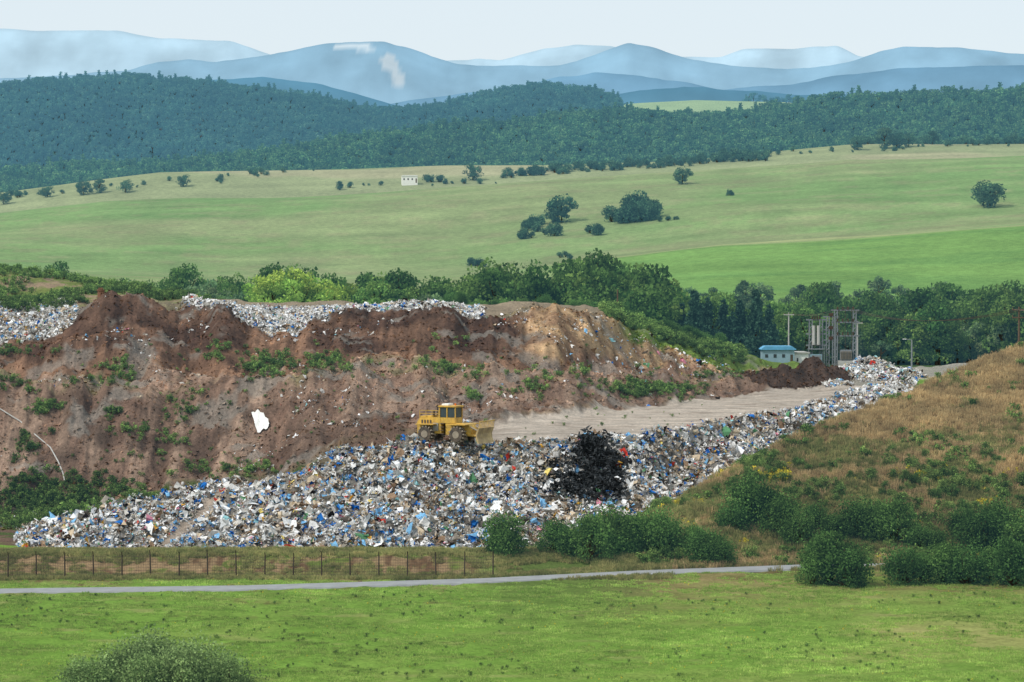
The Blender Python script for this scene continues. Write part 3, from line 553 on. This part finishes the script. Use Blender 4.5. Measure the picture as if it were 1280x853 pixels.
for sx in(-2.1,1.9):
    for sy in(-1.45,1.45):
        y0,y1=sy-.55,sy+.55
        cyl(ve,'wheel_drum',(sx,y0,.95),(sx,y1,.95),.82,M_dk,n=24);cyl(ve,'wheel_hub',(sx,y0-.04,.95),(sx,y1+.04,.95),.42,M_stl,n=16)
        for k in range(14):
            a=k*2*math.pi/14
            for yy in(-.38,0,.38):
                bx(ve,'cleat',(sx+math.cos(a+yy)*.9,sy+yy,.95+math.sin(a+yy)*.9),(.2,.16,.16),M_stl,(0,-(a+yy),0),.02)
prism(ve,'rear_chassis',[(-3.5,1.0),(-.4,1.0),(-.4,1.9),(-.6,2.9),(-3.2,2.75),(-3.55,2.2)],-1.0,1.0,M_yel)
prism(ve,'engine_deck',[(-3.3,2.76),(-1.5,2.86),(-1.5,3.05),(-3.2,2.95)],-.85,.85,M_yel)
for i in range(4): bx(ve,'grille_slat',(-2.85+i*.36,-1.02,2.25),(.2,.04,.55),M_dk,bev=0)
bx(ve,'tank_panel',(-1.1,-1.06,1.75),(.7,.12,.9),M_gry)
bx(ve,'fender',(-2.1,-1.45,2.05),(2.3,1.15,.12),M_yel);bx(ve,'fender',(-2.1,1.45,2.05),(2.3,1.15,.12),M_yel)
prism(ve,'front_chassis',[(.1,.85),(3.3,.85),(3.45,1.5),(3.0,2.15),(.1,2.3)],-.9,.9,M_yel)
bx(ve,'fender',(1.95,-1.45,2.08),(2.4,1.15,.12),M_yel);bx(ve,'fender',(1.95,1.45,2.08),(2.4,1.15,.12),M_yel)
cyl(ve,'articulation_joint',(-.15,0,.8),(-.15,0,2.2),.35,M_dk)
bx(ve,'cab_base',(.35,0,2.5),(2.1,1.9,.65),M_yel)
bx(ve,'cab_glazing',(.35,0,3.42),(1.96,1.76,1.16),M_gl)
for px_ in(-.66,.3,1.36):
    for py_ in(-.92,.92): bx(ve,'cab_pillar',(px_,py_,3.4),(.15,.1,1.2),M_yel)
bx(ve,'cab_roof',(.35,0,4.08),(2.4,2.15,.2),M_yel,bev=.07);bx(ve,'air_conditioner',(-.1,0,4.28),(.9,1.2,.2),M_wh)
cyl(ve,'beacon',(.95,0,4.18),(.95,0,4.42),.1,M_or)
cyl(ve,'exhaust_pipe',(-1.6,.5,2.9),(-1.6,.5,4.0),.09,M_dk);cyl(ve,'air_intake',(-1.6,-.5,2.9),(-1.6,-.5,3.6),.13,M_dk)
for z_ in(3.25,3.6): cyl(ve,'handrail',(-3.2,-.95,z_),(-.8,-.95,z_),.03,M_yel,n=6)
for x_ in(-3.2,-2.4,-1.6,-.8): cyl(ve,'handrail_post',(x_,-.95,2.8),(x_,-.95,3.6),.03,M_yel,n=6)
for i in range(4): bx(ve,'step',(-.25,-1.1,1.0+i*.38),(.5,.3,.05),M_dk,bev=0)
cyl(ve,'mirror_arm',(1.4,-.95,3.7),(1.7,-1.3,3.7),.03,M_dk,n=6);bx(ve,'mirror',(1.7,-1.3,3.6),(.06,.3,.4),M_dk)
for sy in(-.75,.75):
    cyl(ve,'push_arm',(2.2,sy,.95),(4.6,sy,.75),.14,M_yel);cyl(ve,'lift_cylinder',(3.0,sy,1.9),(4.6,sy,1.2),.09,M_stl)
prism(ve,'blade',[(4.75,.0),(4.95,.0),(4.7,.55),(4.68,1.1),(4.95,1.75),(4.8,1.8),(4.5,1.15),(4.5,.5)],-2.1,2.1,mat_plain('worn_yellow',(184,160,112),.7,.35,1.2,0,(120,100,78)))
for i in range(12): cyl(ve,'trash_screen_bar',(4.85,-2.0+i*.364,1.75),(5.0,-2.0+i*.364,2.5),.04,M_yel,n=6)
cyl(ve,'trash_screen_rail',(5.0,-2.1,2.5),(5.0,2.1,2.5),.06,M_yel,n=8)
# ---------------------------------------------------------------- road
M_road=mat_plain('asphalt',(140,142,142),.9,.16,.6)
Vr=[]
for k,o_ in enumerate((-2.1,-1.9,0,1.9,2.1)):
    dz=[-.1,.12,.15,.12,-.1][k];Vr.append(np.stack([rd*(ru-640)/F,rd+o_,0*ru+dz],1))
Vr=np.stack(Vr,1);i=np.arange(Vr.shape[0]*5).reshape(-1,5);Qr=np.stack([i[:-1,:-1],i[1:,:-1],i[1:,1:],i[:-1,1:]],-1).reshape(-1,4)
obj('road',qmesh('road',Vr.reshape(-1,3),Qr,None,[M_road]))
# fence
M_post=mat_plain('fence_post',(70,62,54),.8,.2,2)
parts=[];xs=np.arange(-62,-0.5,3.0);yb=298.3;prev=None
for x in xs:
    uu_=x*F/yb+640;z0=float(tz(np.array([uu_]),np.array([yb]))[0]);lx=random.uniform(-.06,.06);p=(x,yb,z0-.2);tp=(x+lx,yb,z0+2.4+random.uniform(-.1,.1))
    V,Q=tube(p,tp,.09,.08,6);parts.append((V,Q,(1,1,1),0));V,Q=tube(tp,(x+lx,yb-.3,tp[2]+.38),.055,.05,5);parts.append((V,Q,(1,1,1),0))
    if prev is not None:
        for h in np.arange(.1,2.5,.3):
            V,Q=tube((prev[0],yb,prev[1]+h),(x,yb,z0+h),.018,.018,3);parts.append((V,Q,(1,1,1),0))
        for s_ in np.arange(.25,3,.25):
            V,Q=tube((prev[0]+s_,yb,prev[1]+.1),(prev[0]+s_,yb,prev[1]+2.4),.009,.009,3);parts.append((V,Q,(1,1,1),0))
    prev=(x,z0)
V,Q,c,m=merge(parts);obj('wire_fence',qmesh('wire_fence',V,Q,c,[M_post]))
# ---------------------------------------------------------------- substation and small buildings
M_con=mat_plain('concrete',(182,180,174),.85,.12,1);M_galv=mat_plain('galvanised_steel',(128,134,138),.6,.15,1);M_blue=mat_plain('blue_sheet',(96,164,200),.6,.15,.6);M_bw=mat_plain('blue_grey_wall',(140,168,178),.8,.1,1)
M_dkg=mat_plain('insulator_brown',(80,58,50),.4,.1,1);M_wood=mat_plain('wood_pole',(96,80,66),.9,.2,1)
D0=546
def lattice(par,x,y,h,w=.55):
    for a,b in((-1,-1),(1,-1),(1,1),(-1,1)): cyl(par,'leg',(x+a*w/2,y+b*w/2,-1),(x+a*w/2,y+b*w/2,h),.09,M_galv,n=5)
    k=0;z=0
    while z<h-.7:
        s=1 if k%2 else -1
        for b in(-1,1): cyl(par,'brace',(x-s*w/2,y+b*w/2,z),(x+s*w/2,y+b*w/2,z+.7),.05,M_galv,n=4)
        z+=.7;k+=1
def gantry(u,h,x0,x1,levels):
    sub=empty('power_gantry',W(u,D0))
    for x in(x0,x1): lattice(sub,x,0,h)
    for z in levels:
        bx(sub,'crossbeam',((x0+x1)/2,0,z),(x1-x0+1.8,.25,.26),M_galv,bev=0)
        for x in np.linspace(x0+.3,x1-.3,4): cyl(sub,'insulator',(x,-.25,z+.12),(x,-.25,z+.7),.13,M_dkg,n=8)
    for x in np.linspace(x0+.6,x1-.6,3): cyl(sub,'conductor',(x,-.2,h),(x,-.2,3.2),.04,M_dk,n=4)
    return sub
sub=gantry(1056,11.6,-1.7,1.9,(11.5,9.2,6.6))
bx(sub,'transformer_tank',(.2,-.2,2.9),(2.2,1.4,2.0),M_galv,bev=.08)
for i in range(8): bx(sub,'cooling_fin',(-.8+i*.28,-1.0,2.9),(.06,.35,1.6),M_stl,bev=0)
bx(sub,'plinth',(.2,-.2,.9),(3,2,1.9),M_con)
s3=gantry(1038,10.2,-.5,.7,(10.1,7.6,5.6))
s2=gantry(1020,9.6,-1.0,1.0,(9.5,6.8,4.6))
for x in(-.45,.45): cyl(s2,'arrester_column',(x,-.45,4.7),(x,-.45,8.4),.3,M_con,n=12)
bx(s2,'walkway',(0,-.6,3.9),(3.2,1.3,.15),M_galv,bev=0);bx(s2,'cabinet',(0,-.4,1.9),(2.2,1.2,2.0),M_bw);bx(s2,'cabinet_door',(0,-1.02,1.9),(1.8,.04,1.6),M_galv)
for x in(-1.5,1.5): cyl(s2,'walkway_leg',(x,-1.1,-1),(x,-1.1,4.8),.06,M_galv,n=5)
bx(s2,'rail',(0,-1.2,4.9),(3.1,.05,.06),M_galv,bev=0)
def house(name,u,d,w,dp,h,wall,roof,rh=1.,rz=0,wins=3,dz=0):
    e=empty(name,W(u,d,dz),rz);bx(e,'walls',(0,0,h/2-.75),(w,dp,h+1.5),wall)
    prism(e,'roof',[(-w/2-.3,h+.003),(w/2+.3,h+.003),(w/2+.3,h+.15),(w/2-.5,h+rh),(-w/2+.5,h+rh),(-w/2-.3,h+.15)],-dp/2-.3,dp/2+.3,roof)
    for i in range(wins): bx(e,'window',(-w/2+w*(i+.5)/(wins+.8),-dp/2-.01,h*.6),(w*.09,.06,h*.22),M_gl,bev=0)
    bx(e,'door',(w/2-w*.09,-dp/2-.01,h*.42),(w*.08,.06,h*.55),M_dk,bev=0);return e
house('site_building',972,532,6.0,4,2.8,M_bw,M_blue,.7);house('site_building',1000,536,2.8,4,3.0,M_wh,M_con,.3,0,1)
cn=empty('blue_container',W(1086,540,.4));bx(cn,'body',(0,0,1.0),(4.2,2.2,2.1),M_blue)
for i in range(12): bx(cn,'rib',(-1.9+i*.345,-1.12,1.0),(.1,.06,1.9),M_blue,bev=0)
d_=hit(512,232,1300);house('farmhouse',512,d_,9.5,6,4.9,M_wh,M_wh,.5,.1,3,.3)
def pole(name,u,d,h,mat,arms=1,lamp=False):
    e=empty(name,W(u,d));cyl(e,'mast',(0,0,-.5),(0,0,h),.17,mat,.12,8)
    if lamp: cyl(e,'arm',(0,0,h-.05),(-1.1,0,h+.15),.05,mat,n=6);bx(e,'lamp_head',(-1.3,0,h+.13),(.7,.25,.12),M_wh)
    for i in range(arms):
        bx(e,'crossarm',(0,-.12,h-.4-i*1.1),(2.0,.14,.16),mat,bev=0)
        for x in(-.9,0,.9): cyl(e,'insulator',(x,-.12,h-.33-i*1.1),(x,-.12,h-.05-i*1.1),.07,M_dkg,n=6)
    return e
pole('street_lamp',1140,505,5.6,M_galv,0,True);pole('power_pole',986,545,11,M_con,1);pole('power_pole',1072,552,9.5,M_con,1)
p1=W(1274,398);pole('power_pole',1274,398,5.8,M_wood,2);pole('power_pole',772,500,6,M_wood,0)
parts=[]
def cable(a,b,sag,offs):
    for off in offs:
        pts=[a.lerp(b,t)+Vector((off,0,-sag*4*t*(1-t))) for t in np.linspace(0,1,15)]
        for q,r_ in zip(pts[:-1],pts[1:]): V,Q=tube(q,r_,.04,.04,3);parts.append((V,Q,(1,1,1),0))
top=W(1056,D0)+Vector((0,0,12.0));pa=Vector((p1.x,398,p1.z+5.4))
cable(pa,top,2.0,(-.9,0,.9));cable(pa,pa+Vector((45,-40,2)),1.5,(-.9,0,.9));cable(W(986,545,10.8),top,.8,(-.9,.9))
V,Q,c,m=merge(parts);obj('power_cable',qmesh('power_cable',V,Q,c,[M_dk]))
sh=empty('rusty_shaft',W(126,455,0));M_rust=mat_plain('rust',(120,84,64),.9,.3,2)
cyl(sh,'casing',(0,0,-1),(0,0,2.0),.6,M_rust,.5,14);cyl(sh,'rim',(0,0,1.9),(0,0,2.1),.65,M_rust,n=14);bx(sh,'hatch',(0,0,2.25),(.7,.7,.25),M_rust)
# hose and plastic sheet
cu=[(-30,508),(0,517),(25,530),(45,548),(62,565),(72,580),(78,595),(80,606)];pts=[]
for a_,r_ in cu: d=hit(a_,r_,360);pts.append(W(a_,d,.15))
parts=[]
for q,r_ in zip(pts[:-1],pts[1:]):
    for k in range(4):
        V,Q=tube(q.lerp(r_,k/4),q.lerp(r_,(k+1)/4),.09,.09,6);parts.append((V,Q,(1,1,1),0))
V,Q,c,m=merge(parts);obj('drainage_hose',qmesh('drainage_hose',V,Q,c,[M_con]))
d=hit(326,538,360);p=W(326,d,0);g=22;a_=np.linspace(-1,1,g);uu2,vv2=np.meshgrid(a_,a_,indexing='ij')
rad=.75+.35*fbm(np.arctan2(vv2,uu2)*1.2,uu2*0,701);sx_=uu2*rad*1.1-.5*vv2;sy_=vv2*rad*1.5
ux=p.x+sx_;dy=p.y+sy_*1.0;zz=tz(ux/dy*F+640,dy)+.3+.3*np.abs(fbm(uu2*2,vv2*2,700))+.35*(vv2+1)
i=np.arange(g*g).reshape(g,g)
obj('plastic_sheet',qmesh('plastic_sheet',np.stack([ux,dy,zz],-1).reshape(-1,3),np.stack([i[:-1,:-1],i[1:,:-1],i[1:,1:],i[:-1,1:]],-1).reshape(-1,4),None,[M_wh]))
# ---------------------------------------------------------------- camera, light, world
cam=bpy.data.cameras.new('camera');co=bpy.data.objects.new('camera',cam);scene.collection.objects.link(co);scene.camera=co
cam.lens=100.0;cam.sensor_width=36;cam.clip_end=40000;cam.clip_start=1
co.location=(0,0,HC);co.rotation_euler=(math.radians(90)-math.atan((426.5-YH)/F),0,0)
el=math.radians(50);az=math.radians(-120)
sd=Vector((math.sin(az)*math.cos(el),math.cos(az)*math.cos(el),math.sin(el)))
sl_=bpy.data.lights.new('sun','SUN');sl_.energy=2.7;sl_.angle=math.radians(7);sl_.color=(1,.95,.88)
so=bpy.data.objects.new('sun',sl_);scene.collection.objects.link(so);so.rotation_euler=sd.to_track_quat('Z','Y').to_euler()
w=bpy.data.worlds.new('World');scene.world=w;w.use_nodes=True;nt=w.node_tree;nt.nodes.clear()
o=nt.nodes.new('ShaderNodeOutputWorld');bg=nt.nodes.new('ShaderNodeBackground');sk=nt.nodes.new('ShaderNodeTexSky');sk.sky_type='NISHITA';sk.sun_disc=False
sk.sun_elevation=el;sk.sun_rotation=az%(2*math.pi);sk.dust_density=1.0
mx=nt.nodes.new('ShaderNodeMix');mx.data_type='RGBA';mx.inputs[0].default_value=.76;nt.links.new(sk.outputs[0],mx.inputs[6]);mx.inputs[7].default_value=(8.6,9.6,10.3,1)
nt.links.new(mx.outputs[2],bg.inputs[0]);bg.inputs[1].default_value=.1;nt.links.new(bg.outputs[0],o.inputs[0])
scene.view_settings.view_transform='Standard';scene.view_settings.look='None';scene.view_settings.exposure=0
